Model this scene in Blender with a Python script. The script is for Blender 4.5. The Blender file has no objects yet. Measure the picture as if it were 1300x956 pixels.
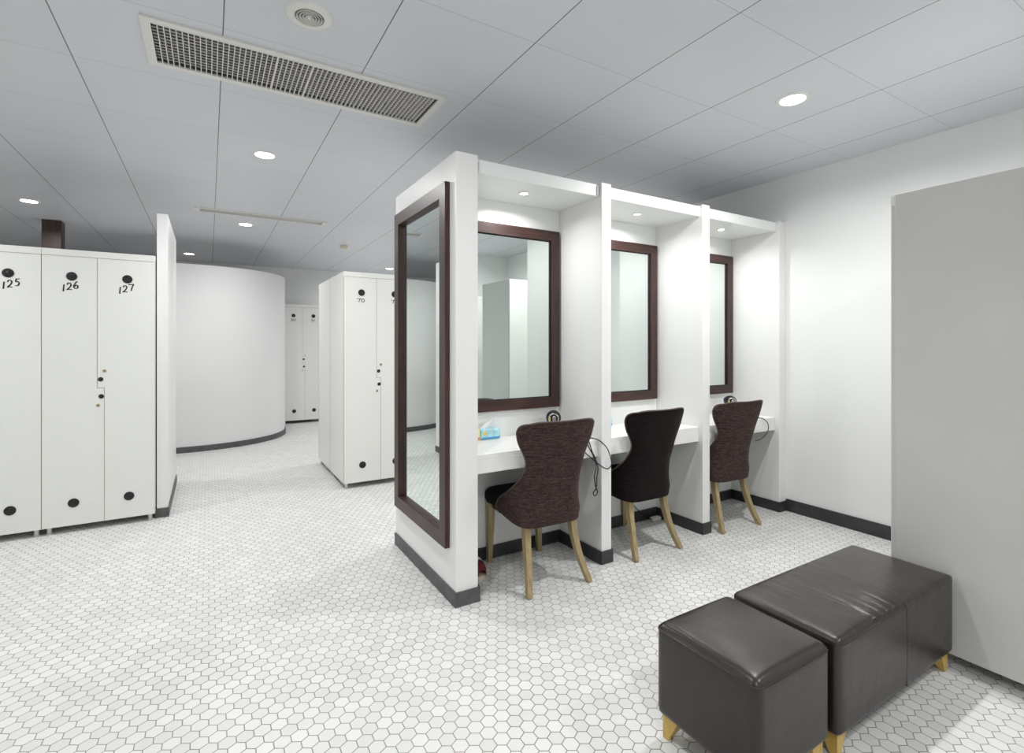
import bpy, bmesh, math, random
from mathutils import Vector, Matrix
random.seed(7)
S = bpy.context.scene
COL = S.collection
PI = math.pi

# ------------------------------------------------------------------ camera
EYE = 1.4
YAW = math.radians(31.052)
FPX = 639.43
cd = bpy.data.cameras.new('camera'); cam = bpy.data.objects.new('camera', cd); COL.objects.link(cam)
cam.location = (0, 0, EYE); cam.rotation_euler = (PI/2, 0, -YAW)
cd.sensor_fit = 'HORIZONTAL'; cd.sensor_width = 36; cd.lens = 36*FPX/1300
cd.shift_x = 0; cd.shift_y = -(478-437)/1300; cd.clip_start = .02; cd.clip_end = 60
S.camera = cam
S.view_settings.view_transform = 'Standard'; S.view_settings.look = 'None'
S.view_settings.gamma = 1; S.view_settings.use_curve_mapping = False
S.view_settings.exposure = -1.00
w = bpy.data.worlds.new('world'); S.world = w; w.use_nodes = True
w.node_tree.nodes['Background'].inputs[0].default_value = (.5, .52, .55, 1)
w.node_tree.nodes['Background'].inputs[1].default_value = .3

# ------------------------------------------------------------------ materials
def new_mat(name):
    m = bpy.data.materials.new(name); m.use_nodes = True
    nt = m.node_tree; b = nt.nodes['Principled BSDF']
    return m, nt, b
def link(nt, a, b): nt.links.new(a, b)
def nmath(nt, op, a, b=None, c=None, clamp=False):
    n = nt.nodes.new('ShaderNodeMath'); n.operation = op; n.use_clamp = clamp
    for i, v in enumerate((a, b, c)):
        if v is None: continue
        if isinstance(v, (int, float)): n.inputs[i].default_value = v
        else: nt.links.new(v, n.inputs[i])
    return n.outputs[0]
def nmix(nt, f, a, b):
    n = nt.nodes.new('ShaderNodeMix'); n.data_type = 'RGBA'
    for s, v in ((n.inputs[0], f), (n.inputs[6], a), (n.inputs[7], b)):
        if isinstance(v, (int, float)): s.default_value = v
        elif isinstance(v, tuple): s.default_value = (*v, 1)
        else: nt.links.new(v, s)
    return n.outputs[2]
def coords(nt, scale=(1, 1, 1), which='Object'):
    t = nt.nodes.new('ShaderNodeTexCoord'); mp = nt.nodes.new('ShaderNodeMapping')
    mp.inputs['Scale'].default_value = scale
    nt.links.new(t.outputs[which], mp.inputs[0]); return mp.outputs[0]
def noise(nt, vec, scale=5, detail=3, rough=.5):
    n = nt.nodes.new('ShaderNodeTexNoise'); n.inputs['Scale'].default_value = scale
    n.inputs['Detail'].default_value = detail; n.inputs['Roughness'].default_value = rough
    nt.links.new(vec, n.inputs['Vector']); return n.outputs[0]
def bump(nt, b, h, strength=.3, dist=.01):
    n = nt.nodes.new('ShaderNodeBump'); n.inputs['Strength'].default_value = strength
    n.inputs['Distance'].default_value = dist
    nt.links.new(h, n.inputs['Height']); nt.links.new(n.outputs[0], b.inputs['Normal'])
def ramp(nt, f, lo, hi, a=0., c=1.):
    n = nt.nodes.new('ShaderNodeValToRGB'); nt.links.new(f, n.inputs[0])
    n.color_ramp.elements[0].position = a; n.color_ramp.elements[0].color = (*lo, 1)
    n.color_ramp.elements[1].position = c; n.color_ramp.elements[1].color = (*hi, 1)
    return n.outputs[0]
def simple(name, col, rough=.5, metal=0., spec=.5, var=.03, nscale=6, bmp=0., coat=0.):
    m, nt, b = new_mat(name)
    v = coords(nt); n = noise(nt, v, nscale)
    lo = tuple(max(0, c*(1-var)) for c in col); hi = tuple(min(1, c*(1+var)) for c in col)
    link(nt, ramp(nt, n, lo, hi, .3, .7), b.inputs['Base Color'])
    b.inputs['Roughness'].default_value = rough; b.inputs['Metallic'].default_value = metal
    b.inputs['Specular IOR Level'].default_value = spec; b.inputs['Coat Weight'].default_value = coat
    if bmp: bump(nt, b, noise(nt, coords(nt), nscale*12), bmp, .002)
    return m

def mat_floor():
    m, nt, b = new_mat('hexagon_tile')
    P = .0557
    t = nt.nodes.new('ShaderNodeTexCoord'); sx = nt.nodes.new('ShaderNodeSeparateXYZ')
    link(nt, t.outputs['Object'], sx.inputs[0])
    x = nmath(nt, 'ADD', nmath(nt, 'DIVIDE', sx.outputs[0], P), 400.)
    y = nmath(nt, 'ADD', nmath(nt, 'DIVIDE', sx.outputs[1], P), 400.)
    R3 = math.sqrt(3)
    def cell(ox, oy):
        xs = nmath(nt, 'SUBTRACT', x, ox); ys = nmath(nt, 'SUBTRACT', y, oy)
        ax = nmath(nt, 'SUBTRACT', nmath(nt, 'FLOORED_MODULO', xs, 1.), .5)
        ay = nmath(nt, 'SUBTRACT', nmath(nt, 'FLOORED_MODULO', ys, R3), R3/2)
        d = nmath(nt, 'ADD', nmath(nt, 'MULTIPLY', ax, ax), nmath(nt, 'MULTIPLY', ay, ay))
        return ax, ay, d
    a = cell(0., 0.); c = cell(.5, R3/2)
    sel = nmath(nt, 'LESS_THAN', a[2], c[2])
    def pick(p, q):
        return nmath(nt, 'ADD', q, nmath(nt, 'MULTIPLY', sel, nmath(nt, 'SUBTRACT', p, q)))
    gx = pick(a[0], c[0]); gy = pick(a[1], c[1])
    hx = nmath(nt, 'ABSOLUTE', gx); hy = nmath(nt, 'ABSOLUTE', gy)
    h2 = nmath(nt, 'ADD', nmath(nt, 'MULTIPLY', hx, .5), nmath(nt, 'MULTIPLY', hy, R3/2))
    dist = nmath(nt, 'SUBTRACT', .5, nmath(nt, 'MAXIMUM', hx, h2))      # 0 at the joint
    tile = nmath(nt, 'MULTIPLY', nmath(nt, 'SUBTRACT', dist, .018), 45., clamp=True)
    cx = nmath(nt, 'SUBTRACT', x, gx); cy = nmath(nt, 'SUBTRACT', y, gy)
    cb = nt.nodes.new('ShaderNodeCombineXYZ'); link(nt, cx, cb.inputs[0]); link(nt, cy, cb.inputs[1])
    wn = nt.nodes.new('ShaderNodeTexWhiteNoise'); wn.noise_dimensions = '2D'
    rn = nt.nodes.new('ShaderNodeVectorMath'); rn.operation = 'SNAP'; rn.inputs[1].default_value = (.25, .25, .25)
    ad = nt.nodes.new('ShaderNodeVectorMath'); ad.operation = 'ADD'; ad.inputs[1].default_value = (.12, .1, 0)
    link(nt, cb.outputs[0], ad.inputs[0]); link(nt, ad.outputs[0], rn.inputs[0]); link(nt, rn.outputs[0], wn.inputs['Vector'])
    tcol = ramp(nt, wn.outputs['Value'], (.655, .655, .645), (.745, .75, .74))
    n = noise(nt, coords(nt, (1, 1, 1)), 140, 2)
    tcol = nmix(nt, nmath(nt, 'MULTIPLY', nmath(nt, 'SUBTRACT', n, .45, clamp=True), .35), tcol, (.5, .49, .47))
    gn = noise(nt, coords(nt), 2.2, 3)
    gcol = ramp(nt, gn, (.20, .185, .16), (.30, .28, .25), .35, .65)
    link(nt, nmix(nt, tile, gcol, tcol), b.inputs['Base Color'])
    link(nt, nmath(nt, 'SUBTRACT', .75, nmath(nt, 'MULTIPLY', tile, .38)), b.inputs['Roughness'])
    b.inputs['Specular IOR Level'].default_value = .35
    bump(nt, b, tile, .25, .002)
    return m

def mat_ceiling():
    m, nt, b = new_mat('metal_ceiling_panel')
    t = nt.nodes.new('ShaderNodeTexCoord'); sx = nt.nodes.new('ShaderNodeSeparateXYZ')
    link(nt, t.outputs['Object'], sx.inputs[0])
    G = .6275
    def line(v, off, wd):
        f = nmath(nt, 'FLOORED_MODULO', nmath(nt, 'SUBTRACT', v, off - G/2), G)
        d = nmath(nt, 'ABSOLUTE', nmath(nt, 'SUBTRACT', f, G/2))
        return nmath(nt, 'LESS_THAN', d, wd)
    lx = line(sx.outputs[0], .055, .0026); ly = line(sx.outputs[1], 1.335, .0014)
    l = nmath(nt, 'MAXIMUM', lx, nmath(nt, 'MULTIPLY', ly, .5))
    cx = nmath(nt, 'FLOOR', nmath(nt, 'DIVIDE', nmath(nt, 'SUBTRACT', sx.outputs[0], .055), G))
    cy = nmath(nt, 'FLOOR', nmath(nt, 'DIVIDE', nmath(nt, 'SUBTRACT', sx.outputs[1], 1.335), G))
    cb = nt.nodes.new('ShaderNodeCombineXYZ'); link(nt, cx, cb.inputs[0]); link(nt, cy, cb.inputs[1])
    wn = nt.nodes.new('ShaderNodeTexWhiteNoise'); wn.noise_dimensions = '2D'; link(nt, cb.outputs[0], wn.inputs['Vector'])
    base = ramp(nt, wn.outputs['Value'], (.64, .66, .70), (.665, .685, .725))
    link(nt, nmix(nt, l, base, (.12, .12, .13)), b.inputs['Base Color'])
    b.inputs['Roughness'].default_value = .38; b.inputs['Specular IOR Level'].default_value = .5
    bump(nt, b, noise(nt, coords(nt), 1.5, 2), .05, .02)
    return m

def mat_wood(name, c1, c2, scale=(30, 30, 2.5), rough=.35, coat=.3):
    m, nt, b = new_mat(name)
    v = coords(nt, scale); n = noise(nt, v, 2.2, 6, .62)
    link(nt, ramp(nt, n, c1, c2, .32, .72), b.inputs['Base Color'])
    b.inputs['Roughness'].default_value = rough; b.inputs['Coat Weight'].default_value = coat
    b.inputs['Coat Roughness'].default_value = .25
    bump(nt, b, n, .12, .002)
    return m

def mat_chenille(name, dark, light):
    m, nt, b = new_mat(name)
    v = coords(nt, (5, 5, 70)); n = noise(nt, v, 3.2, 5, .7)
    v2 = coords(nt, (22, 22, 60)); n2 = noise(nt, v2, 2, 4, .8)
    f = nmath(nt, 'ADD', nmath(nt, 'MULTIPLY', n, .45), nmath(nt, 'MULTIPLY', n2, .55))
    link(nt, ramp(nt, f, dark, light, .40, .62), b.inputs['Base Color'])
    b.inputs['Roughness'].default_value = .9; b.inputs['Specular IOR Level'].default_value = .15
    b.inputs['Sheen Weight'].default_value = .12; b.inputs['Sheen Roughness'].default_value = .4
    b.inputs['Sheen Tint'].default_value = (.75, .58, .53, 1)
    bump(nt, b, f, .5, .004)
    return m

def mat_leather(name, seam_x=None):
    m, nt, b = new_mat(name)
    v = coords(nt, (1, 1, 1)); g = noise(nt, v, 260, 2); big = noise(nt, v, 7, 3)
    link(nt, ramp(nt, big, (.0175, .0115, .0110), (.0265, .0180, .0170), .3, .7), b.inputs['Base Color'])
    b.inputs['Roughness'].default_value = .31; b.inputs['Specular IOR Level'].default_value = .5
    if seam_x is not None:
        t = nt.nodes.new('ShaderNodeTexCoord'); sx = nt.nodes.new('ShaderNodeSeparateXYZ')
        link(nt, t.outputs['Object'], sx.inputs[0])
        d = nmath(nt, 'DIVIDE', nmath(nt, 'SUBTRACT', sx.outputs[0], seam_x-.10), .19)
        gau = nmath(nt, 'POWER', 2.718, nmath(nt, 'MULTIPLY', nmath(nt, 'MULTIPLY', d, d), -1.))
        topz = nmath(nt, 'MULTIPLY', nmath(nt, 'SUBTRACT', sx.outputs[2], .395), 60., clamp=True)
        wr = noise(nt, coords(nt, (19, 1.8, 1)), 1.6, 4, .45)
        wr = nmath(nt, 'MULTIPLY', nmath(nt, 'MULTIPLY', wr, gau), topz)
        h = nmath(nt, 'ADD', nmath(nt, 'MULTIPLY', wr, 1.0), nmath(nt, 'MULTIPLY', g, .02))
        h = nmath(nt, 'ADD', h, nmath(nt, 'MULTIPLY', big, .25))
        bump(nt, b, h, .75, .03)
    else:
        h = nmath(nt, 'ADD', nmath(nt, 'MULTIPLY', big, .3), nmath(nt, 'MULTIPLY', g, .02))
        bump(nt, b, h, .5, .02)
    return m

def mat_mirror():
    m, nt, b = new_mat('mirror_silvering')
    link(nt, ramp(nt, noise(nt, coords(nt), .8), (.80, .865, .84), (.81, .87, .845)), b.inputs['Base Color'])
    b.inputs['Metallic'].default_value = 1; b.inputs['Roughness'].default_value = 0.0
    return m
def mat_emit(name, col, s):
    m, nt, b = new_mat(name)
    b.inputs['Base Color'].default_value = (1, 1, 1, 1)
    b.inputs['Emission Color'].default_value = (*col, 1); b.inputs['Emission Strength'].default_value = s
    return m

M = dict(
    floor=mat_floor(), ceiling=mat_ceiling(),
    wall=simple('white_wall_paint', (.82, .83, .825), .6, var=.01, nscale=1.2, bmp=.03),
    drum=simple('drum_wall_paint', (.745, .745, .745), .6, var=.01, nscale=1.2),
    block=simple('white_laminate', (.84, .84, .83), .42, var=.008, nscale=1.5),
    niche=simple('white_gloss_laminate', (.87, .885, .87), .38, var=.006, nscale=1.5),
    counter=simple('white_stone_counter', (.86, .855, .83), .3, var=.015, nscale=5),
    base=simple('slate_baseboard', (.035, .035, .038), .4, var=.2, nscale=18, bmp=.2),
    slate=simple('grey_slate_baseboard', (.085, .085, .088), .5, var=.25, nscale=18, bmp=.3),
    locker=simple('locker_white_laminate', (.77, .78, .75), .4, var=.012, nscale=1.1),
    edge=simple('locker_olive_edge', (.48, .46, .32), .6, var=.06),
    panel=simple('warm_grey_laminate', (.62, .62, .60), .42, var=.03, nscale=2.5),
    black=simple('black_plastic', (.008, .008, .010), .45, var=.1),
    ink=simple('black_marker_ink', (.012, .012, .012), .6, var=.1),
    brass=simple('brass_lock', (.42, .33, .18), .35, .8, var=.05),
    steel=simple('brushed_steel', (.6, .6, .58), .35, .9, var=.05),
    dark=mat_wood('dark_stained_wood', (.020, .0085, .007), (.075, .030, .024), (14, 14, 1.6), .45, .08),
    darkh=mat_wood('dark_stained_wood_horizontal', (.020, .0085, .007), (.075, .030, .024), (1.6, 14, 14), .45, .08),
    oak=mat_wood('pale_oak', (.27, .205, .10), (.43, .34, .185), (26, 26, 3), .45, .1),
    honey=mat_wood('honey_wood_foot', (.50, .32, .06), (.68, .46, .12), (30, 30, 5), .35, .2),
    fab=mat_chenille('brown_chenille', (.018, .010, .010), (.095, .062, .057)),
    fabd=mat_chenille('dark_brown_chenille', (.004, .0024, .0028), (.017, .010, .011)),
    seatf=simple('black_brown_velvet', (.006, .005, .007), .85, spec=.2, var=.3, nscale=30),
    pipe=simple('brown_piping', (.085, .058, .05), .6, var=.1),
    leather=mat_leather('brown_leather'), leathers=mat_leather('creased_brown_leather', .47),
    mirror=mat_mirror(),
    lens=mat_emit('lit_lens', (1, .98, .95), 30), lenss=mat_emit('lit_small_lens', (.97, 1, .98), 30),
    white=simple('white_enamel', (.76, .75, .72), .4, var=.01),
    cream=simple('cream_plastic', (.66, .60, .48), .5, var=.03),
    duct=simple('duct_grey', (.27, .26, .25), .7, var=.15, nscale=20),
    blade=simple('grille_blade_enamel', (.74, .72, .70), .5, var=.02),
    blue=simple('blue_tissue_wrap', (.42, .72, .84), .45, var=.25, nscale=28),
    dblue=simple('deep_blue_print', (.06, .33, .68), .45, var=.1),
    yellow=simple('yellow_print', (.85, .68, .18), .5, var=.15, nscale=40),
    pyellow=simple('pale_yellow_packet', (.80, .78, .45), .5, var=.1, nscale=40),
    red=simple('red_print', (.75, .20, .10), .5, var=.1),
    tissue=simple('white_tissue', (.86, .88, .89), .8, var=.02),
    crimson=simple('dark_red_canvas', (.14, .012, .025), .8, var=.3, nscale=30),
    sole=simple('cream_rubber', (.62, .52, .42), .6, var=.08),
    shw=simple('white_rubber', (.75, .73, .72), .6, var=.03),
)

# ------------------------------------------------------------------ geometry helpers
class MB:
    def __init__(s): s.bm = bmesh.new()
    def box(s, x0, x1, y0, y1, z0, z1, bev=0., seg=2):
        r = bmesh.ops.create_cube(s.bm, size=1)
        vs = r['verts']
        for v in vs:
            v.co = Vector((x0 if v.co.x < 0 else x1, y0 if v.co.y < 0 else y1, z0 if v.co.z < 0 else z1))
        if bev:
            es = list({e for v in vs for e in v.link_edges})
            bmesh.ops.bevel(s.bm, geom=es, offset=bev, segments=seg, profile=.5, affect='EDGES')
        return s
    def cyl(s, p0, p1, r0, r1=None, n=24, cap=True):
        p0 = Vector(p0); p1 = Vector(p1); d = p1-p0; r1 = r0 if r1 is None else r1
        r = bmesh.ops.create_cone(s.bm, cap_ends=cap, segments=n, radius1=r0, radius2=r1, depth=d.length)
        q = Vector((0, 0, 1)).rotation_difference(d.normalized())
        mt = Matrix.Translation((p0+p1)/2) @ q.to_matrix().to_4x4()
        bmesh.ops.transform(s.bm, matrix=mt, verts=r['verts']); return s
    def prism(s, pts, y0, y1):                     # polygon in x-z extruded in y
        a = [s.bm.verts.new((p[0], y0, p[1])) for p in pts]
        c = [s.bm.verts.new((p[0], y1, p[1])) for p in pts]
        s.bm.faces.new(a); s.bm.faces.new(c[::-1])
        for i in range(len(pts)):
            j = (i+1) % len(pts); s.bm.faces.new((a[j], a[i], c[i], c[j]))
        return s
    def lathe(s, prof, n=40, center=(0, 0, 0), close=False):
        rings = []
        for r, z in prof:
            rings.append([s.bm.verts.new((center[0]+r*math.cos(2*PI*k/n), center[1]+r*math.sin(2*PI*k/n), center[2]+z)) for k in range(n)])
        prs = list(zip(rings, rings[1:])) + ([(rings[-1], rings[0])] if close else [])
        for a, b in prs:
            for k in range(n):
                s.bm.faces.new((a[k], a[(k+1) % n], b[(k+1) % n], b[k]))
        if not close:
            if prof[0][0] > 1e-6: s.bm.faces.new(rings[0][::-1])
            if prof[-1][0] > 1e-6: s.bm.faces.new(rings[-1])
        return s
    def tube(s, pts, rad, n=8, sect=None):
        pts = [Vector(p) for p in pts]; N = len(pts); rings = []
        up = Vector((0, 0, 1))
        prev = None
        for i, p in enumerate(pts):
            t = (pts[min(i+1, N-1)]-pts[max(i-1, 0)]).normalized()
            if prev is None:
                a = t.cross(up);
                if a.length < .2: a = t.cross(Vector((1, 0, 0)))
            else: a = prev - t*prev.dot(t)
            a.normalize(); prev = a; b = t.cross(a)
            r = rad[i] if isinstance(rad, (list, tuple)) else rad
            if sect: rings.append([s.bm.verts.new(p + a*(u*r)+b*(v*r)) for u, v in sect])
            else: rings.append([s.bm.verts.new(p + a*(r*math.cos(2*PI*k/n)) + b*(r*math.sin(2*PI*k/n))) for k in range(n)])
        m = len(rings[0])
        for q, r_ in zip(rings, rings[1:]):
            for k in range(m): s.bm.faces.new((q[k], q[(k+1) % m], r_[(k+1) % m], r_[k]))
        s.bm.faces.new(rings[0][::-1]); s.bm.faces.new(rings[-1]); return s
    def grid(s, rows, closeu=False):
        vs = [[s.bm.verts.new(p) for p in r] for r in rows]
        for a, b in zip(vs, vs[1:]):
            for k in range(len(a)-1): s.bm.faces.new((a[k], a[k+1], b[k+1], b[k]))
        return vs
    def rbox(s, cx, cy, z0, sx, sy, sz, r, n=10, puff=0., side=0.):
        bm2 = bmesh.new(); bmesh.ops.create_cube(bm2, size=2)
        bmesh.ops.subdivide_edges(bm2, edges=bm2.edges[:], cuts=n, use_grid_fill=True)
        hx, hy, hz = sx/2, sy/2, sz/2
        def sp(t): return math.copysign(abs(t)**.6, t)
        for v in bm2.verts:
            u = Vector((sp(v.co.x), sp(v.co.y), sp(v.co.z)))
            p = Vector((u.x*hx, u.y*hy, u.z*hz))
            c = Vector((max(-hx+r, min(hx-r, p.x)), max(-hy+r, min(hy-r, p.y)), max(-hz+r, min(hz-r, p.z))))
            d = p-c
            if d.length > 1e-9: p = c + d.normalized()*min(r, d.length) if d.length > r or True and (abs(u.x) >= .999 or abs(u.y) >= .999 or abs(u.z) >= .999) and d.length >= r*.999 else p
            if puff and u.z > 0: p.z += puff*(1-u.x**4)*(1-u.y**4)*max(0, u.z)
            if side:
                k = (1-u.z**4)
                p.x += math.copysign(side*abs(u.x)**3*k*(1-u.y**4), u.x); p.y += math.copysign(side*abs(u.y)**3*k*(1-u.x**4), u.y)
            v.co = p + Vector((cx, cy, z0+hz))
        me = bpy.data.meshes.new('t'); bm2.to_mesh(me); bm2.free(); s.bm.from_mesh(me); bpy.data.meshes.remove(me); return s
    def xform(s, mt): bmesh.ops.transform(s.bm, matrix=mt, verts=s.bm.verts[:]); return s
    def build(s, name, mat, parent=None, smooth=False, sub=0, label=None, loc=None, mods=None):
        bmesh.ops.recalc_face_normals(s.bm, faces=s.bm.faces[:])
        me = bpy.data.meshes.new(name); s.bm.to_mesh(me); s.bm.free()
        me.materials.append(mat)
        o = bpy.data.objects.new(name, me); COL.objects.link(o)
        if smooth:
            for p in me.polygons: p.use_smooth = True
            try: me.set_sharp_from_angle(angle=math.radians(40))
            except Exception: pass
        if parent: o.parent = parent
        if loc: o.location = loc
        if mods: mods(o)
        if sub:
            md = o.modifiers.new('sub', 'SUBSURF'); md.levels = sub; md.render_levels = sub
        if label: o['label'] = label
        return o

def thing(name, label, cat, loc=(0, 0, 0), rz=0., group=None):
    o = bpy.data.objects.new(name, None); o.empty_display_size = .1; COL.objects.link(o)
    o.location = loc; o.rotation_euler = (0, 0, rz); o['label'] = label; o['category'] = cat
    if group: o['group'] = group
    return o
def struct(o): o['kind'] = 'structure'; return o
def copy_tree(o, parent=None):
    c = o.copy(); COL.objects.link(c)
    if parent: c.parent = parent
    for ch in list(o.children): copy_tree(ch, c)
    return c
def catmull(pts, n=8):
    pts = [Vector(p) for p in pts]; out = []
    P = [pts[0]*2-pts[1]] + pts + [pts[-1]*2-pts[-2]]
    for i in range(1, len(P)-2):
        for k in range(n):
            t = k/n; a, b, c, d = P[i-1:i+3]
            out.append(.5*((2*b)+(c-a)*t+(2*a-5*b+4*c-d)*t*t+(3*b-a-3*c+d)*t**3))
    out.append(pts[-1]); return out

# ------------------------------------------------------------------ room shell
H = 2.81
XL, XR, YB, YF = -4.2, 4.17, -1.3, 10.15
def s_box(name, mat, *a, **k): return struct(MB().box(*a).build(name, mat, **k))
s_box('floor', M['floor'], XL-.1, XR+.1, YB-.1, YF+.1, -.1, 0)
s_box('wall_right', M['wall'], XR, XR+.1, YB, YF, 0, H)
s_box('wall_left', M['wall'], XL-.1, XL, YB, YF, 0, H)
s_box('wall_far', M['wall'], XL-.1, XR+.1, YF, YF+.1, 0, H)
s_box('wall_back', M['wall'], XL-.1, XR+.1, YB-.1, YB, 0, H)
struct(MB().box(XR-.012, XR, YB, 2.44, 0, .10).box(XR-.012, XR, 3.5, YF, 0, .10).build('baseboard_right', M['base']))
struct(MB().box(XL, XL+.012, YB, YF, 0, .09).build('baseboard_left', M['base']))
struct(MB().box(XL+.012, XR-.012, YF-.012, YF, 0, .09).build('baseboard_far', M['base']))
struct(MB().box(XL+.012, XR-.012, YB, YB+.012, 0, .09).build('baseboard_back', M['base']))

GR = (-.245, 1.155, 2.665, 3.080)      # return-air grille opening
SL = (-.085, 1.135, 6.095, 6.250)      # slot diffuser opening
mb = MB()
xs = sorted({XL-.1, XR+.1, GR[0], GR[1], SL[0], SL[1]}); ys = sorted({YB-.1, YF+.1, GR[2], GR[3], SL[2], SL[3]})
for x0, x1 in zip(xs, xs[1:]):
    for y0, y1 in zip(ys, ys[1:]):
        cx, cy = (x0+x1)/2, (y0+y1)/2
        if any(g[0] < cx < g[1] and g[2] < cy < g[3] for g in (GR, SL)): continue
        mb.box(x0, x1, y0, y1, H, H+.03)
struct(mb.build('ceiling', M['ceiling']))

# end wall of the left locker bank and the round shower drum
o = MB().box(-.358, -.285, 4.955, 6.15, 0, 2.455).build('wall_divider', M['block']); struct(o)
struct(MB().box(-.368, -.277, 4.947, 6.158, 0, .075).build('baseboard_divider', M['slate']))
DC = (-.25, 8.93)
def oval(k, n=160):
    out = []
    for i in range(n):
        a = 2*PI*i/n; c, q = math.cos(a), math.sin(a); e = 2/2.2
        out.append((DC[0]+(1.30+k)*math.copysign(abs(c)**e, c), DC[1]+(1.20+k)*math.copysign(abs(q)**e, q)))
    return out
def oval_band(rings, close=False, cap=False):
    m = MB(); R_ = [[m.bm.verts.new((*p, z)) for p in oval(k)] for k, z in rings]
    prs = list(zip(R_, R_[1:])) + ([(R_[-1], R_[0])] if close else [])
    for a, b in prs:
        for i in range(len(a)): j = (i+1) % len(a); m.bm.faces.new((a[i], a[j], b[j], b[i]))
    if cap: m.bm.faces.new(R_[-1]); m.bm.faces.new(R_[0][::-1])
    return m
struct(oval_band([(0, 0), (0, 2.44), (-.08, 2.44), (-.08, 0)], close=True).build('wall_round', M['drum'], smooth=True))
struct(oval_band([(.001, 0), (.013, 0), (.013, .075), (.001, .075)], close=True).build('baseboard_round', M['slate'], smooth=True))

# dark wooden column behind the left lockers
t = thing('column', 'dark brown wooden column rising to the ceiling behind the lockers on the left', 'column', (-1.525, 7.66, 0))
MB().box(-.085, .085, -.085, .085, 0, H-.001, .004).build('shaft', M['dark'], t)
MB().box(-.1, .1, -.1, .1, 0, .12, .004).build('plinth', M['dark'], t)

# ------------------------------------------------------------------ vanity block
V = thing('vanity_booth', 'white built-in block of three dressing-table booths with downlit canopies', 'vanity booth', (1.128, 2.45, 0))
ox, oy = 1.128, 2.45
def vb(name, mat, x0, x1, y0, y1, z0, z1, bev=.002, label=None):
    return MB().box(x0-ox, x1-ox, y0-oy, y1-oy, z0, z1, bev, 1).build(name, mat, V, label=label)
PT = [(1.128, 1.257), (2.140, 2.222), (3.112, 3.192), (4.078, 4.1695)]
YB_ = 2.90
EM = (2.532, 3.400, .288, 2.287, .078)      # end mirror: y0, y1, z0, z1, rail width
m = MB(); y0, y1, z0, z1, fw_ = EM; y0 += fw_-.012; y1 -= fw_-.012; z0 += fw_-.012; z1 -= fw_-.012
X0, X1, XM = 0, 1.257-ox, .016
m.box(XM, X1, 0, 3.455-oy, 0, 2.43); m.box(X0, XM, 0, y0-oy, 0, 2.43); m.box(X0, XM, y1-oy, 3.455-oy, 0, 2.43)
m.box(X0, XM, y0-oy, y1-oy, 0, z0); m.box(X0, XM, y0-oy, y1-oy, z1, 2.43)
m.build('partition', M['block'], V)
for i, (a, b) in enumerate(PT):
    if i: vb('partition', M['block'], a, b, 2.45, 3.455 if i == 0 else YB_+.06, 0, 2.430)
vb('back_panel', M['niche'], 1.257, 4.1695, YB_, YB_+.06, 0, 2.43)
vb('rear_panel', M['block'], 1.257, 4.1695, 3.395, 3.455, 0, 2.43)
for a, b in zip(PT, PT[1:]):
    vb('canopy', M['niche'], a[1], b[0], 2.475, YB_, 2.345, 2.42)
    bb = MB()
    x0, x1 = a[1]-ox, b[0]-ox
    bb.box(x0, x1, YB_-.012-oy, YB_-oy, 0, .082)
    bb.box(x0, x0+.012, 0, YB_-.012-oy, 0, .082)
    bb.box(x1-.012, x1, 0, YB_-.012-oy, 0, .082)
    bb.build('niche_baseboard', M['base'], V)
    for xb in ((x0+.009), (x1-.012)) if a[0] < 1.2 else ():
        MB().box(xb-.008, xb+.008, .017, .030, 2.352, 2.405, .001, 1).build('canopy_end_block', M['panel'], V)  # small grey block at each end of the first canopy face
bb = MB().box(-.010, 0, -.010, 1.005, 0, .078).box(0, PT[0][1]-ox+.010, -.010, 0, 0, .078)
bb.build('end_baseboard', M['slate'], V, label='grey slate baseboard round the mirrored end')
for i in (1, 2, 3):
    a, b = PT[i]
    MB().box(a-ox-.008, b-ox+(.008 if i < 3 else 0), -.010, 0, 0, .082).build('partition_baseboard', M['base'], V)

nth = ['first', 'middle', 'far']
wh = ['nearest the large wall-end mirror', 'in the middle booth', 'in the far booth by the right wall']
CT = []
for i, (a, b) in enumerate(zip(PT, PT[1:])):
    x0, x1 = a[1]+.0015, b[0]-.0015
    c = thing('vanity_counter', ['white thick-edged counter with the blue tissue pack, in the nearest booth',
              'white thick-edged counter in the middle booth, behind the darkest chair',
              'white thick-edged counter in the farthest booth, beside the right wall'][i], 'counter', (x0, 2.485, .68), group='booth counters')
    MB().box(0, x1-x0, 0, YB_-2.485-.001, .079, .107, .002, 1).build('worktop', M['counter'], c)
    MB().box(0, x1-x0, 0, .022, 0, .079, .001, 1).build('apron', M['counter'], c)
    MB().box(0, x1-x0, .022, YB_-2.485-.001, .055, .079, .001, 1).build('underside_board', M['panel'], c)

def frame_mirror(name, label, w, h, fw, loc, rz, depth=.03, group=None, inner=None):
    t = thing(name, label, 'mirror', loc, rz, group)
    mb = MB()
    MB().prism([(0, 0), (w, 0), (w-fw, fw), (fw, fw)], -depth, 0).build('bottom_rail', M['darkh'], t)
    MB().prism([(0, h), (fw, h-fw), (w-fw, h-fw), (w, h)], -depth, 0).build('top_rail', M['darkh'], t)
    MB().prism([(0, 0), (fw, fw), (fw, h-fw), (0, h)], -depth, 0).build('side_rail', M['dark'], t)
    MB().prism([(w, 0), (w, h), (w-fw, h-fw), (w-fw, fw)], -depth, 0).build('side_rail', M['dark'], t)
    k = inner or .006
    m = MB()
    m.box(fw, w-fw, -.018, -.002, fw, fw+k).box(fw, w-fw, -.018, -.002, h-fw-k, h-fw)
    m.box(fw, fw+k, -.018, -.002, fw+k, h-fw-k).box(w-fw-k, w-fw, -.018, -.002, fw+k, h-fw-k)
    m.build('inner_bead', M['black'], t)
    MB().box(fw+k, w-fw-k, -.012, -.002, fw+k, h-fw-k).build('glass', M['mirror'], t)
    return t
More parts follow.
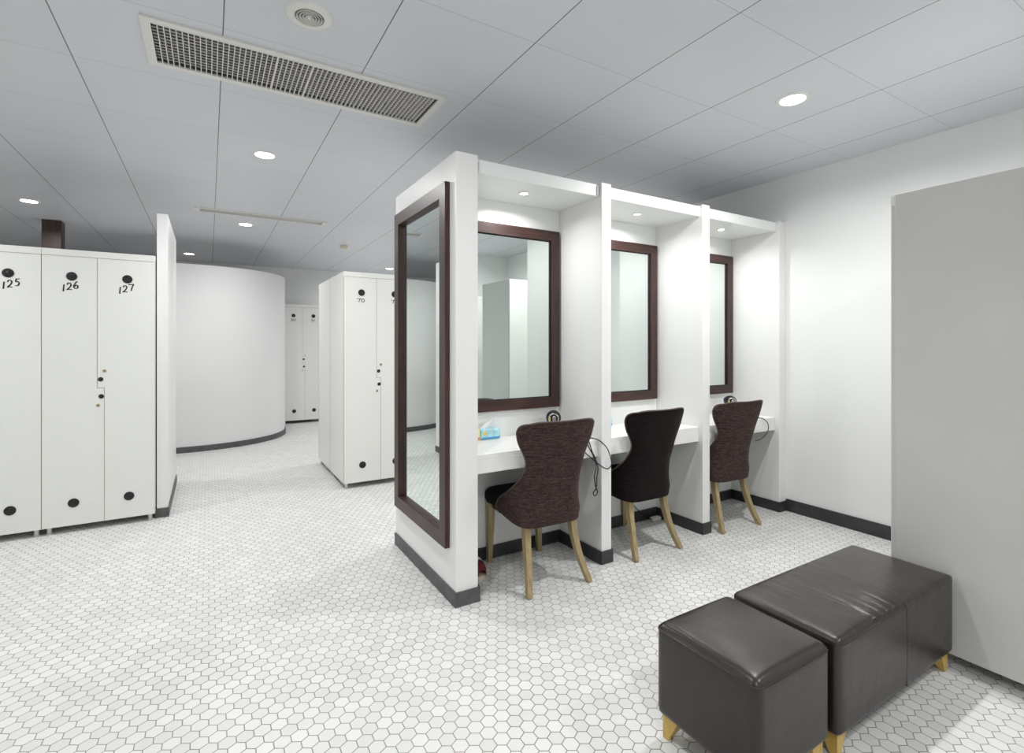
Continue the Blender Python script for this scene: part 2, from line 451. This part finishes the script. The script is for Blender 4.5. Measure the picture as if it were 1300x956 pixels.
lab = ['dark-framed wall mirror in the nearest booth, above the blue tissue pack',
       'dark-framed wall mirror in the middle booth, above the darkest chair',
       'dark-framed wall mirror in the farthest booth, narrowest to the eye']
for i, (a, b) in enumerate(zip(PT, PT[1:])):
    x1 = b[0]-.020; x0 = a[1]+.020
    frame_mirror('vanity_mirror', lab[i], x1-x0, 1.228, .07, (x0, YB_-.001, .962), 0, group='booth mirrors')
# tall mirror on the end face (faces -X)
t = frame_mirror('dressing_mirror', 'tall full-length mirror in a dark wooden frame on the end of the booths', EM[1]-EM[0], EM[3]-EM[2], EM[4],
             (1.1275, EM[1], EM[2]), -PI/2, depth=.029, inner=.004)
w_, h_, f_ = EM[1]-EM[0], EM[3]-EM[2], EM[4]
for c in list(t.children):
    if c.name.startswith('glass'): c.location.y = .014
    if c.name.startswith('inner_bead'):
        bpy.data.objects.remove(c)
        m = MB(); a = f_-.010
        m.box(a, f_+.002, -.020, .0135, a, h_-a).box(w_-f_-.002, w_-a, -.020, .0135, a, h_-a)
        m.box(f_+.002, w_-f_-.002, -.020, .0135, a, f_+.002).box(f_+.002, w_-f_-.002, -.020, .0135, h_-f_-.002, h_-a)
        m.build('inner_lining', M['dark'], t)


# ------------------------------------------------------------------ lights
def area(parent, z, size, power, spread, col=(1, .995, .985)):
    l = bpy.data.lights.new('lamp', 'AREA'); l.shape = 'DISK'; l.size = size; l.energy = power; l.spread = math.radians(spread); l.color = col
    o = bpy.data.objects.new('lamp', l); COL.objects.link(o); o.parent = parent; o.location = (0, 0, z); return o
def downlight(x, y, label, power=55, group='ceiling downlights', z=H, r=.075, spread=165, lens='lens'):
    t = thing('downlight', label, 'ceiling light', (x, y, z), 0, group)
    MB().lathe([(r*.86, -.001), (r*.88, -.006), (r*1.0, -.008), (r*1.17, -.003), (r*1.19, 0)], 48).build('trim_ring', M['white'], t, smooth=True)
    MB().lathe([(0.0001, -.009), (r*.5, -.0085), (r*.84, -.0065), (r*.86, -.0015)], 48).build('diffuser', M[lens], t, smooth=True)
    area(t, -.013, r*1.5, power, spread)
    return t
PW = 48
downlight(2.88, 1.65, 'large bright round downlight above the open floor right of the booths', PW*1.08)
downlight(.357, 4.16, 'round downlight below the big air grille, over the aisle', PW*1.0)
downlight(-1.513, 6.69, 'round downlight at far left, left of the dark column', PW*.75)
downlight(.372, 6.69, 'round downlight just under the narrow slot diffuser', PW*.68)
downlight(-.263, 9.3, 'distant round downlight above the curved white wall', PW*.25)
downlight(2.88, 9.2, 'distant round downlight just above the locker numbered 70', PW*.8)
for x, y in ((.37, 1.65), (2.88, 4.2), (2.88, 6.69), (-2.14, 1.65), (-2.14, 4.16), (.37, -.72), (2.88, -.4)):
    downlight(x, y, 'round ceiling downlight outside the view of the photograph', PW*(.52 if (x, y) == (.37, 1.65) else 1.0), 'ceiling downlights out of view')
for i, x in enumerate((1.685, 2.655, 3.60)):
    downlight(x, 2.655, ['small spotlight in the canopy of the nearest booth', 'small spotlight in the canopy of the middle booth',
              'small spotlight in the canopy of the farthest booth'][i], 7.6, 'booth canopy spotlights', 2.345, .027, 160, 'lenss')

# ------------------------------------------------------------------ ceiling fittings
t = thing('air_grille', 'large white rectangular return-air grille with fine crossed louvres', 'air grille', (GR[0], GR[2], H))
gx, gy = GR[1]-GR[0], GR[3]-GR[2]
m = MB(); f = .026
m.prism([(0, 0)]*0 or [(-.012, -.010), (gx+.012, -.010), (gx+.012, 0), (-.012, 0)], -.012, f)
m.prism([(-.012, -.010), (gx+.012, -.010), (gx+.012, 0), (-.012, 0)], gy-f, gy+.012)
m.box(-.012, f, f, gy-f, -.010, 0); m.box(gx-f, gx+.012, f, gy-f, -.010, 0)
m.build('frame', M['white'], t)
m = MB(); n = 58
for k in range(1, n):
    x = f+(gx-2*f)*k/n; wd = .0020
    if k in (22, 29): wd = .0042
    m.box(x-wd, x+wd, f, gy-f, -.008, .010)
m.build('cross_blades', M['blade'], t)
m = MB(); n = 13
for k in range(n):
    y = f+(gy-2*f)*(k+.5)/n
    m.box(f, gx-f, y-.0030, y+.0030, .0105, .0150)
m.build('long_blades', M['blade'], t)
m = MB()
m.box(.001, gx-.001, .001, gy-.001, .13, .14); m.box(.001, .008, .001, gy-.001, .0, .13); m.box(gx-.008, gx-.001, .001, gy-.001, 0, .13)
m.box(.008, gx-.008, .001, .008, 0, .13); m.box(.008, gx-.008, gy-.008, gy-.001, 0, .13)
for k in range(9): m.box(.02, gx-.02, .03+.042*k, .045+.042*k, .08, .1)
m.build('duct_box', M['duct'], t)

t = thing('slot_diffuser', 'long narrow white slot air diffuser in the distant ceiling', 'air diffuser', (SL[0], SL[2], H))
gx, gy = SL[1]-SL[0], SL[3]-SL[2]
m = MB()
m.box(-.02, gx+.02, -.018, .010, -.008, 0).box(-.02, gx+.02, gy-.010, gy+.018, -.008, 0)
m.box(-.045, .004, .010, gy-.010, -.008, 0).box(gx-.004, gx+.045, .010, gy-.010, -.008, 0)
m.build('frame', M['white'], t)
m = MB()
for k in range(5): m.box(.004, gx-.004, .022+.027*k, .0265+.027*k, -.002, .014)
m.build('slats', M['blade'], t)
MB().box(.001, gx-.001, .001, gy-.001, .08, .09).box(.001, .006, .001, gy-.001, 0, .08).box(gx-.006, gx-.001, .001, gy-.001, 0, .08)\
    .box(.006, gx-.006, .001, .006, 0, .08).box(.006, gx-.006, gy-.006, gy-.001, 0, .08).build('duct_box', M['duct'], t)

t = thing('round_diffuser', 'round white ceiling diffuser with concentric rings beside the grille', 'ceiling diffuser', (.371, 2.300, H))
MB().lathe([(.058, -.001), (.060, -.010), (.075, -.012), (.094, -.006), (.098, 0)], 56).build('outer_ring', M['white'], t, smooth=True)
MB().lathe([(.0001, -.0022), (.058, -.0022), (.058, -.0005)], 48).build('recess_shade_disc', M['duct'], t)  # flat grey disc stands in for the shaded depth behind the rings
m = MB()
for r in (.049, .037, .025, .014):
    m.lathe([(r-.001, -.004), (r+.001, -.012), (r+.0035, -.012), (r+.001, -.004)], 40, close=True)
m.build('cone_rings', M['white'], t, smooth=True)
MB().lathe([(.0001, -.013), (.006, -.012), (.010, -.006), (.010, -.002)], 24).build('hub', M['white'], t, smooth=True)
t = thing('smoke_detector', 'small cream dome smoke detector on the distant ceiling', 'smoke detector', (1.662, 7.42, H))
MB().lathe([(.058, 0), (.058, -.012), (.052, -.016)][::-1], 32).build('mounting_plate', M['cream'], t, smooth=True)
MB().lathe([(.0001, -.048), (.03, -.046), (.044, -.036), (.048, -.016)], 32).build('sensor_dome', M['cream'], t, smooth=True)

# ------------------------------------------------------------------ lockers
STR = {   # strokes in a unit box
 '0': [[(.5, 1), (.2, .85), (.08, .5), (.2, .12), (.5, 0), (.8, .15), (.92, .5), (.8, .86), (.5, 1)]],
 '1': [[(.55, 1), (.48, .5), (.42, 0)]],
 '2': [[(.12, .72), (.3, .97), (.65, .97), (.82, .74), (.62, .42), (.1, .02), (.45, .1), (.95, .03)]],
 '3': [[(.15, .85), (.45, 1), (.8, .84), (.68, .58), (.4, .52), (.75, .42), (.88, .2), (.6, 0), (.12, .12)]],
 '5': [[(.95, 1.02), (.62, .97), (.38, .95), (.28, .58), (.6, .62), (.85, .4), (.62, .05), (.15, .03)]],
 '6': [[(.72, 1.05), (.38, .72), (.12, .3), (.35, .02), (.75, .08), (.88, .32), (.62, .5), (.25, .3)]],
 '7': [[(.08, .85), (.12, .97), (.5, .93), (.98, 1.0), (.72, .6), (.5, 0)]],
}
def number_marking(txt, cx, cz, h, parent, slope=.12, wide=.72):
    m = MB(); n = len(txt); cf = h*wide; adv = [cf*(.62 if c == '1' else 1.) for c in txt]; x = cx - sum(adv)/2
    for k, ch in enumerate(txt):
        cw = cf; x0 = x - (cf*.22 if ch == '1' else 0)
        for st in STR[ch]:
            pts = catmull([(x0+p[0]*cw*.84, 0, cz-h/2+p[1]*h+(k-(n-1)/2)*slope*h) for p in st], 6)
            N = len(pts); wd = h*.068*(1.25 if wide > 1 else 1)
            L, R = [], []
            for i, p in enumerate(pts):
                tt = (pts[min(i+1, N-1)]-pts[max(i-1, 0)]).normalized(); nn = Vector((-tt.z, 0, tt.x))
                q = wd*(.75+.45*abs(nn.x))
                L.append(p+nn*q); R.append(p-nn*q)
            rows_f = [[Vector((a.x, -.0012, a.z)), Vector((b.x, -.0012, b.z))] for a, b in zip(L, R)]
            rows_b = [[Vector((a.x, -.0001, a.z)), Vector((b.x, -.0001, b.z))] for a, b in zip(L, R)]
            f = m.grid(rows_f); g = m.grid(rows_b)
            for i in range(N-1):
                m.bm.faces.new((f[i][0], f[i+1][0], g[i+1][0], g[i][0])); m.bm.faces.new((f[i][1], g[i][1], g[i+1][1], f[i+1][1]))
            m.bm.faces.new((f[0][0], g[0][0], g[0][1], f[0][1])); m.bm.faces.new((f[-1][0], f[-1][1], g[-1][1], g[-1][0]))
        x += adv[k]
    return m.build('number_marking', M['ink'], parent)
def vent_disc(cx, cz, r, parent, name='vent', mat='black'):
    return MB().lathe([(r, 0), (r, .003), (r*.86, .0045), (r*.62, .0045), (r*.56, .0028), (r*.36, .0028), (r*.3, .0042), (.0001, .0042)], 32)\
        .xform(Matrix.Translation((cx, -.0002, cz)) @ Matrix.Rotation(PI/2, 4, 'X')).build(name, M[mat], parent, smooth=True)
W = .676; HB, HD, HT = .052, 2.052, 2.103
def locker(loc, rz, nums, label, D=.6, group='white two-door lockers', nh=.052, slope=.24, vents=True):
    t = thing('locker', label, 'locker', loc, rz, group)
    MB().box(.001, W-.001, .022, D, HB, HD-.001).box(.0004, .018, .0222, D, HB, HT).box(W-.018, W-.0004, .0222, D, HB, HT)\
        .box(.0004, .018, .0, .0222, HD+.003, HT).box(W-.018, W-.0004, .0, .0222, HD+.003, HT).build('carcass', M['locker'], t)
    ns = .021; nz = 1.068; g = .0022; c = W/2
    eb = MB().box(.0002, .0022, .003, .022, HB, HD).box(W-.0022, W-.0002, .003, .022, HB, HD)
    eb.box(c-ns-g, c-ns+g, .003, .022, nz, HD-.001).box(c+ns-g, c+ns+g, .003, .022, HB, nz).box(c-ns-g, c+ns+g, .003, .022, nz-g, nz+g)
    eb.box(.004, W-.004, .003, .022, HD-.001, HD+.003).build('edge_banding', M['edge' if vents else 'panel'], t, label='olive edging showing in the door gaps' if vents else None)
    MB().box(.018, W-.018, .0, D, HD+.003, HT).build('top_panel', M['locker'], t)
    g = .0022; nz = 1.068; ns = .021
    L = [(.0022, HB), (W/2+ns-g, HB), (W/2+ns-g, nz-g), (W/2-ns-g, nz-g), (W/2-ns-g, HD-.001), (.0022, HD-.001)]
    R = [(W-.0022, HB), (W-.0022, HD-.001), (W/2-ns+g, HD-.001), (W/2-ns+g, nz+g), (W/2+ns+g, nz+g), (W/2+ns+g, HB)]
    for k, (pts, cx) in enumerate(((L, W*.25), (R, W*.74))):
        d = MB().prism(pts, 0, .018).build('door', M['locker'], t)
        if vents: vent_disc(cx, 1.905, .032, d); vent_disc(cx+.01, .218, .033, d)
        if nums: number_marking(nums[k], cx-.004, 1.829, nh, d, slope, .72 if slope else 1.15)
        if k == 0:
            vent_disc(W/2+.003, 1.003, .0165, d, 'knob'); vent_disc(W/2-.016, .936, .011, d, 'key_lock', 'brass')
        else:
            vent_disc(W/2-.001, 1.133, .0165, d, 'knob'); vent_disc(W/2+.022, 1.197, .011, d, 'key_lock', 'brass')
    for x in (.035, W-.035):
        for y in (.05, D-.05):
            MB().cyl((x, y, .0), (x, y, .012), .024, .024, 16).cyl((x, y, .012), (x, y, HB), .017, .017, 16).build('foot', M['steel'], t, smooth=True)
    return t
XA = -.366
locker((XA-W, 4.90, 0), 0, ('126', '127'), 'white two-door locker marked 126 and 127, beside the white divider wall')
locker((XA-2*W-.001, 4.90, 0), 0, None, 'white locker cut by the left edge of the photo, its visible door marked 125')
# the door that shows its number: right door of the last locker
lk = [o for o in bpy.data.objects if o.name.startswith('locker') and o.parent is None][-1]
dr = [c for c in lk.children if c.name.startswith('door')]
dr = max(dr, key=lambda c: max(v.co.x for v in c.data.vertices))
number_marking('125', W*.74+.020, 1.829, .052, dr, .24)
locker((1.113, 4.985, 0), 0, ('70', '71'), 'white two-door locker marked 70, seen past the end mirror', D=.64, nh=.034, slope=0.)
locker((1.113+W, 6.275, 0), PI, None, 'white locker standing back to back behind the one marked 70', D=.64)
locker((1.112, 9.6, 0), 0, ('30', '31'), 'distant white two-door locker marked 30 and 31 by the far wall', D=.5, nh=.040, slope=0.)
# tall locker bank seen from its end at right (doors face the booths)
def end_locker(x, label):
    t = locker((x+W, 1.12, 0), PI, None, label, D=.62, group='lockers facing the booths', vents=False)
    return t
t = end_locker(2.772, 'tall warm-grey locker end panel at the right edge behind the leather bench')
end_locker(2.772+W+.001, 'locker standing against the right wall beside the grey-ended one')
MB().box(W, W+.004, .0185, .62, HB-.002, HT+.001, .001, 1).build('end_panel', M['panel'], t, label='warm grey end panel')
for k, x in enumerate((2.815, 2.815+W+.001)):
    locker((x+W, -.82, 0), PI, None, ['white locker glimpsed only in the nearest booth mirror', 'white locker against the back wall in the corner'][k], D=.45, group='lockers behind the camera')

# ------------------------------------------------------------------ chairs
def lerp_tab(tab, z):
    for a, b in zip(tab, tab[1:]):
        if z <= b[0]:
            t = (z-a[0])/(b[0]-a[0]); return [a[i]+(b[i]-a[i])*t for i in range(1, len(a))]
    return list(tab[-1][1:])
#      z    yb     w     e
SH = [(.355, .006, .222, .262), (.40, .000, .230, .296), (.44, -.006, .232, .298), (.48, -.011, .230, .270), (.52, -.017, .225, .215), (.57, -.026, .216, .155), (.63, -.038, .204, .100),
      (.70, -.050, .196, .065), (.75, -.060, .201, .060), (.80, -.070, .222, .070), (.85, -.080, .246, .082), (.90, -.090, .259, .088),
      (.935, -.097, .260, .086), (.958, -.101, .255, .080), (.973, -.104, .242, .070), (.981, -.105, .222, .056)]
def dense(tab, n=4):
    V4 = [Vector(r) for r in tab]; P = [V4[0]*2-V4[1]]+V4+[V4[-1]*2-V4[-2]]; out = []
    for i in range(1, len(P)-2):
        for k in range(n):
            t = k/n; a, b, c, d = P[i-1:i+3]
            out.append(.5*((2*b)+(c-a)*t+(2*a-5*b+4*c-d)*t*t+(3*b-a-3*c+d)*t**3))
    out.append(V4[-1]); return [tuple(v) for v in out]
def chair_meshes(fab):
    t = thing('upholstered_chair', '', 'chair')
    NU = 40; rows = []
    SD = dense(SH, 3)
    for (z, yb, w_, e) in SD:
        r = []
        for k in range(NU+1):
            u = -1+2*k/NU; a = abs(u)*PI/2
            kk = min(1, max(0, (z-.42)/.2)); px = .40+.42*kk
            sx = math.sin(a)**px; cy = 1-math.cos(a)**(.42+.50*kk)
            x = math.copysign(w_*sx, u); y = yb+e*cy
            zz = z
            if z > .9: zz = z-(.012*(1-sx**2)+.024*sx**5)*(z-.9)/.083
            if z < .42: zz = z + .030*cy*(.42-z)/.065
            r.append(Vector((x, y, zz)))
        rows.append(r)
    m = MB(); inner = []
    for r in rows:
        q = []
        for k, p in enumerate(r):
            a, b = r[max(k-1, 0)], r[min(k+1, NU)]
            d = Vector((b.x-a.x, b.y-a.y, 0)); n = Vector((-d.y, d.x, 0)).normalized()
            th = .042 if p.z < .92 else .042-.012*(p.z-.92)/.06
            q.append(p+n*th+Vector((0, 0, -.003)))
        inner.append(q)
    vo = m.grid(rows); vi = m.grid(inner)
    for k in range(NU):
        m.bm.faces.new((vo[0][k], vi[0][k], vi[0][k+1], vo[0][k+1])); m.bm.faces.new((vo[-1][k], vo[-1][k+1], vi[-1][k+1], vi[-1][k]))
    for k in range(len(rows)-1):
        m.bm.faces.new((vo[k][0], vo[k+1][0], vi[k+1][0], vi[k][0])); m.bm.faces.new((vo[k][-1], vi[k][-1], vi[k+1][-1], vo[k+1][-1]))
    o = m.build('backrest', fab, t, smooth=True)
    edge = [r[0] for r in rows] + rows[-1][1:] + [r[-1] for r in rows[::-1]][1:]
    MB().tube(edge, .0050, 8).build('piping', M['pipe'], o, smooth=True)
    m = MB().rbox(0, .305, .372, .415, .48, .102, .045, 8, .012)
    s = m.build('seat', M['seatf'], t, smooth=True)
    MB().box(-.18, .18, .05, .50, .352, .385, .004, 1).build('seat_frame', M['black'], t)
    sq = [(-1, -1), (1, -1), (1, 1), (-1, 1)]; sq = [(u*.9, v*.9) for u, v in sq]
    for sx in (-1, 1):
        rear = catmull([(sx*.158, .066, .372), (sx*.164, .052, .27), (sx*.178, .012, .14), (sx*.208, -.048, 0)], 6)
        n = len(rear); MB().tube(rear, [.024-.008*i/(n-1) for i in range(n)], sect=sq).build('leg', M['oak'], t)
        front = [(sx*.180, .480, .385), (sx*.182, .480, .2), (sx*.188, .482, 0)]
        MB().tube(front, [.025, .021, .016], sect=sq).build('leg', M['oak'], t)
    return t
ch1 = chair_meshes(M['fab'])
def put(c, x, y, rz, label):
    c.location = (x, y, 0); c.rotation_euler = (0, 0, math.radians(rz)); c['label'] = label; c['group'] = 'chairs at the booths'
put(ch1, 1.716, 2.362, -2, 'brown chenille wing chair with pale oak legs at the nearest booth')
ch2 = copy_tree(ch1)
put(ch2, 2.562, 2.412, 0, 'darkest, almost black chenille wing chair, at the middle booth')
for c in ch2.children:
    if c.name.startswith('backrest'):
        c.data = c.data.copy(); c.data.materials[0] = M['fabd']
ch3 = copy_tree(ch1)
put(ch3, 3.460, 2.420, -3, 'brown chenille wing chair at the farthest booth, by the right wall')

# ------------------------------------------------------------------ leather bench and stool
def ottoman(name, label, cat, x0, x1, y0, y1, mat, seam=None, feet_h=.085, top=.412):
    t = thing(name, label, cat, (x0, y0, 0))
    w_, d = x1-x0, y1-y0
    m = MB().rbox(w_/2, d/2, feet_h, w_, d, top-feet_h, .018 if seam else .028, 22, .012, .004)
    b = m.build('upholstery', mat, t, smooth=True)
    e = .019
    def loop(z, k):
        pts = []
        r = .03
        for cx, cy, a0 in ((w_-r, d-r, 0), (r, d-r, 90), (r, r, 180), (w_-r, r, 270)):
            for a in range(0, 91, 15):
                q = math.radians(a0+a); pts.append((cx+(r+k)*math.cos(q), cy+(r+k)*math.sin(q), z))
        pts.append(pts[0]); return pts
    MB().tube(loop(top-.021, -.0015), .0042, 8).build('top_piping', mat, b, smooth=True)
    if seam:
        pts = [(seam, -.0015, feet_h+.01), (seam, -.0035, (top+feet_h)/2), (seam, -.002, top-.03), (seam, .006, top-.006), (seam, .03, top+.002)]
        MB().tube(catmull(pts, 5), .0022, 6).build('seam', mat, b, smooth=True)
    sq = [(-1, -1), (1, -1), (1, 1), (-1, 1)]
    for fx in (0, 1):
        for fy in (0, 1):
            cx = .055 if not fx else w_-.055; cy = .050 if not fy else d-.050
            sx = -1 if not fx else 1; sy = -1 if not fy else 1
            m = MB()
            top_c = [(cx-.034, cy-.034), (cx+.034, cy-.034), (cx+.034, cy+.034), (cx-.034, cy+.034)]
            bx, by = cx+sx*.022, cy+sy*.022
            bot = [(bx-.011, by-.011), (bx+.011, by-.011), (bx+.011, by+.011), (bx-.011, by+.011)]
            A = [m.bm.verts.new((*p, feet_h+.006)) for p in top_c]; B = [m.bm.verts.new((*p, 0)) for p in bot]
            m.bm.faces.new(A); m.bm.faces.new(B[::-1])
            for i in range(4): m.bm.faces.new((A[i], B[i], B[(i+1) % 4], A[(i+1) % 4]))
            m.build('foot', M['honey'], t)
    return t
ottoman('leather_bench', 'long dark brown leather bench with creased top and honey wood feet', 'bench', 1.792, 2.738, .872, 1.272, M['leathers'], seam=.49)
ottoman('leather_stool', 'square dark brown leather stool at the left end of the bench', 'stool', 1.366, 1.766, .884, 1.278, M['leather'], top=.410)

# ------------------------------------------------------------------ small things on the counters and floor
CZ = .787
def tissue_pack(x0, label):
    t = thing('tissue_pack', label, 'tissue pack', (x0, YB_-.056, CZ+.0005), 0, 'blue tissue packs')
    b = MB().rbox(.0725, .025, 0, .145, .05, .066, .010, 6, .004).build('wrapper', M['blue'], t, smooth=True)
    MB().box(.006, .139, -.0008, .001, .006, .016).build('printed_stripe', M['dblue'], b)
    MB().lathe([(.0001, 0), (.011, 0), (.011, .0012), (.0001, .0012)], 16).xform(Matrix.Translation((.028, 0, .043)) @ Matrix.Rotation(PI/2, 4, 'X') @ Matrix.Scale(1.5, 4, (1, 0, 0))).build('printed_patch', M['yellow'], b)
    rows = []
    for i in range(7):
        v = i/6; r = []
        for k in range(13):
            u = k/12
            x = .030+.062*v + (u-.5)*(.075-.02*v); y = .025+.010*math.sin(u*9+v*2)*(1-.3*v)
            z = .064+.075*v*(.55+.45*u) + .003*math.sin(u*14)
            r.append((x, y, z))
        rows.append(r)
    def md(o): s_ = o.modifiers.new('s', 'SOLIDIFY'); s_.thickness = .001
    m = MB(); m.grid(rows); m.build('tissue', M['tissue'], t, smooth=True, mods=md)
    return t
tissue_pack(1.482, 'pale blue tissue pack with a tissue pulled out, on the nearest counter')
tissue_pack(2.446, 'blue tissue pack at the left of the middle counter, nearly hidden by the partition')
t = thing('packet', 'small pale yellow and red packet beside the tissue pack on the nearest counter', 'packet', (1.452, YB_-.040, CZ+.0005))
MB().box(-.025, .023, -.018, .018, 0, .074, .003, 2).build('carton', M['pyellow'], t)
MB().box(-.020, .019, -.0192, -.0178, .006, .022).build('printed_band', M['red'], t)
MB().box(-.012, .012, -.010, .010, .074, .088, .002, 1).build('cap', M['yellow'], t)

def hair_dryer(x, y, label, cords):
    t = thing('hair_dryer', label, 'hair dryer', (x, y, CZ), 0, 'hair dryers')
    # barrel lies level, intake towards the room, standing on its folded handle
    rz = Matrix.Rotation(math.radians(-36), 4, 'Z'); mt = rz @ Matrix.Translation((0, 0, .120)) @ Matrix.Scale(.93, 4) @ Matrix.Rotation(-PI/2, 4, 'X')
    b = MB().lathe([(.0001, -.080), (.030, -.080), (.044, -.074), (.052, -.058), (.054, -.030), (.050, .0), (.040, .035), (.030, .062), (.026, .085), (.022, .085), (.020, .070), (.0001, .068)], 36).xform(mt).build('barrel', M['black'], t, smooth=True)
    MB().lathe([(.030, -.0805), (.034, -.083), (.038, -.080), (.034, -.0785)], 30, close=True).xform(mt).build('intake_ring', M['steel'], b, smooth=True)
    m = MB().prism([(-.050, .0), (.018, .0), (.024, .10), (-.020, .10)], -.045, -.012)
    m.xform(rz).build('handle', M['black'], t)
    MB().lathe([(.0001, -.086), (.011, -.085), (.013, -.0815), (.0001, -.0805)], 20).xform(rz @ Matrix.Translation((.004, 0, .120)) @ Matrix.Scale(1.5, 4, (0, 0, 1)) @ Matrix.Rotation(-PI/2, 4, 'X')).build('highlight_plate', M['steel'], b, smooth=True)  # steel ellipse put in for the bright highlight on the barrel
    MB().box(-.028, -.021, -.083, -.078, .105, .132, .002, 1).xform(rz).build('switch', M['yellow'], b)
    for c in cords:
        pts = catmull([Vector(p)-Vector((x, y, CZ)) for p in c], 8)
        MB().tube(pts, .0034, 8).build('cord', M['black'], t, smooth=True)
    return t
Y0, Y1 = 2.470, 2.432
hair_dryer(2.000, 2.775, 'black hair dryer behind the nearest chair, its cord looped over the counter edge', [
    [(2.06, 2.77, .80), (2.07, 2.70, .793), (2.06, 2.55, .792), (2.055, 2.49, .806), (2.075, Y0, .806), (2.12, 2.45, .790), (2.165, Y1, .745), (2.195, Y1, .69), (2.207, Y1, .635),
     (2.190, Y1, .612), (2.160, Y1, .610), (2.115, 2.45, .640), (2.06, Y0, .69), (2.01, Y0, .735), (1.99, Y0, .79), (1.985, 2.50, .793)],
    [(2.03, 2.50, .793), (2.035, 2.472, .785), (2.055, Y0, .745), (2.085, Y0, .70), (2.100, 2.455, .63), (2.098, Y0, .56), (2.106, Y0, .50), (2.122, Y0, .462), (2.112, Y0, .440), (2.095, Y0, .441),
     (2.090, Y0, .460), (2.108, 2.466, .485), (2.110, 2.462, .55), (2.108, 2.448, .62), (2.095, 2.462, .68), (2.070, 2.463, .73), (2.045, 2.463, .79), (2.04, 2.50, .795)]])
hair_dryer(3.872, 2.775, 'black hair dryer behind the farthest chair, its cord dropping over the counter', [
    [(3.91, 2.77, .80), (3.90, 2.60, .793), (3.88, 2.50, .793), (3.885, 2.468, .79), (3.93, 2.462, .755), (3.945, 2.462, .715), (3.925, 2.462, .672), (3.86, 2.466, .632), (3.78, 2.468, .62)]])
# cord and power adapter on the floor of the middle booth
t = thing('power_adapter', 'white power adapter with a black cord in the floor corner of the middle booth', 'adapter', (3.045, 2.845, 0))
MB().box(-.045, .045, -.022, .022, .0005, .028, .006, 2).build('plug_body', M['white'], t)
MB().tube(catmull([(-.04, 0, .016), (-.08, .02, .03), (-.13, .03, .07), (-.20, .035, .14), (-.27, .038, .20), (-.34, .04, .34)], 6), .0035, 8).build('cord', M['black'], t, smooth=True)

# red shoe
t = thing('canvas_shoe', 'dark red canvas shoe with cream sole on the floor behind the booth end wall', 'shoe', (1.392, 2.652, 0), math.radians(2))
def foot_rows(z0, z1, shrink=0.):
    out = []
    prof = [(0, .022), (.012, .036), (.035, .049), (.075, .052), (.12, .047), (.17, .041), (.215, .039), (.238, .028), (.248, .012)]
    ring = [(w_-shrink, y) for y, w_ in prof]
    return [(w_, y) for w_, y in ring] + [(-w_, y) for w_, y in ring[::-1]]
def slab(z0, z1, shrink=0):
    m = MB(); p = foot_rows(0, 0, shrink)
    a = [m.bm.verts.new((x, y, z0)) for x, y in p]; b = [m.bm.verts.new((x, y, z1)) for x, y in p]
    m.bm.faces.new(a[::-1]); m.bm.faces.new(b)
    for i in range(len(p)): j = (i+1) % len(p); m.bm.faces.new((a[i], a[j], b[j], b[i]))
    return m
slab(.001, .024).build('sole', M['sole'], t, smooth=True)
def upper(name, mat, y0, y1, k=1.):
    prof = [(0, .022), (.012, .036), (.035, .049), (.075, .052), (.12, .047), (.17, .041), (.215, .039), (.238, .028), (.248, .012)]
    hh = [(0, .030), (.02, .062), (.06, .080), (.11, .098), (.15, .108), (.20, .106), (.24, .10), (.248, .06)]
    rows = []
    N = 16
    for i in range(N+1):
        y = y0+(y1-y0)*i/N
        w_ = lerp_tab(prof, y)[0]*.96*k; h_ = lerp_tab(hh, y)[0]*k
        rows.append([(w_*math.cos(a*PI/14), y, .022+max(.001, h_-.0)*math.sin(a*PI/14)**.8) for a in range(15)])
    m = MB(); m.grid(rows); return m.build(name, mat, t, smooth=True)
upper('upper', M['crimson'], .003, .246)
upper('vamp_stripe', M['shw'], .055, .078, 1.03)
MB().lathe([(.020, 0), (.034, .002), (.037, .022), (.030, .024), (.026, .004)], 24).xform(Matrix.Translation((0, .185, .118)) @ Matrix.Scale(1.5, 4, (0, 1, 0)) @ Matrix.Scale(.9, 4, (1, 0, 0))).build('collar', M['crimson'], t, smooth=True)
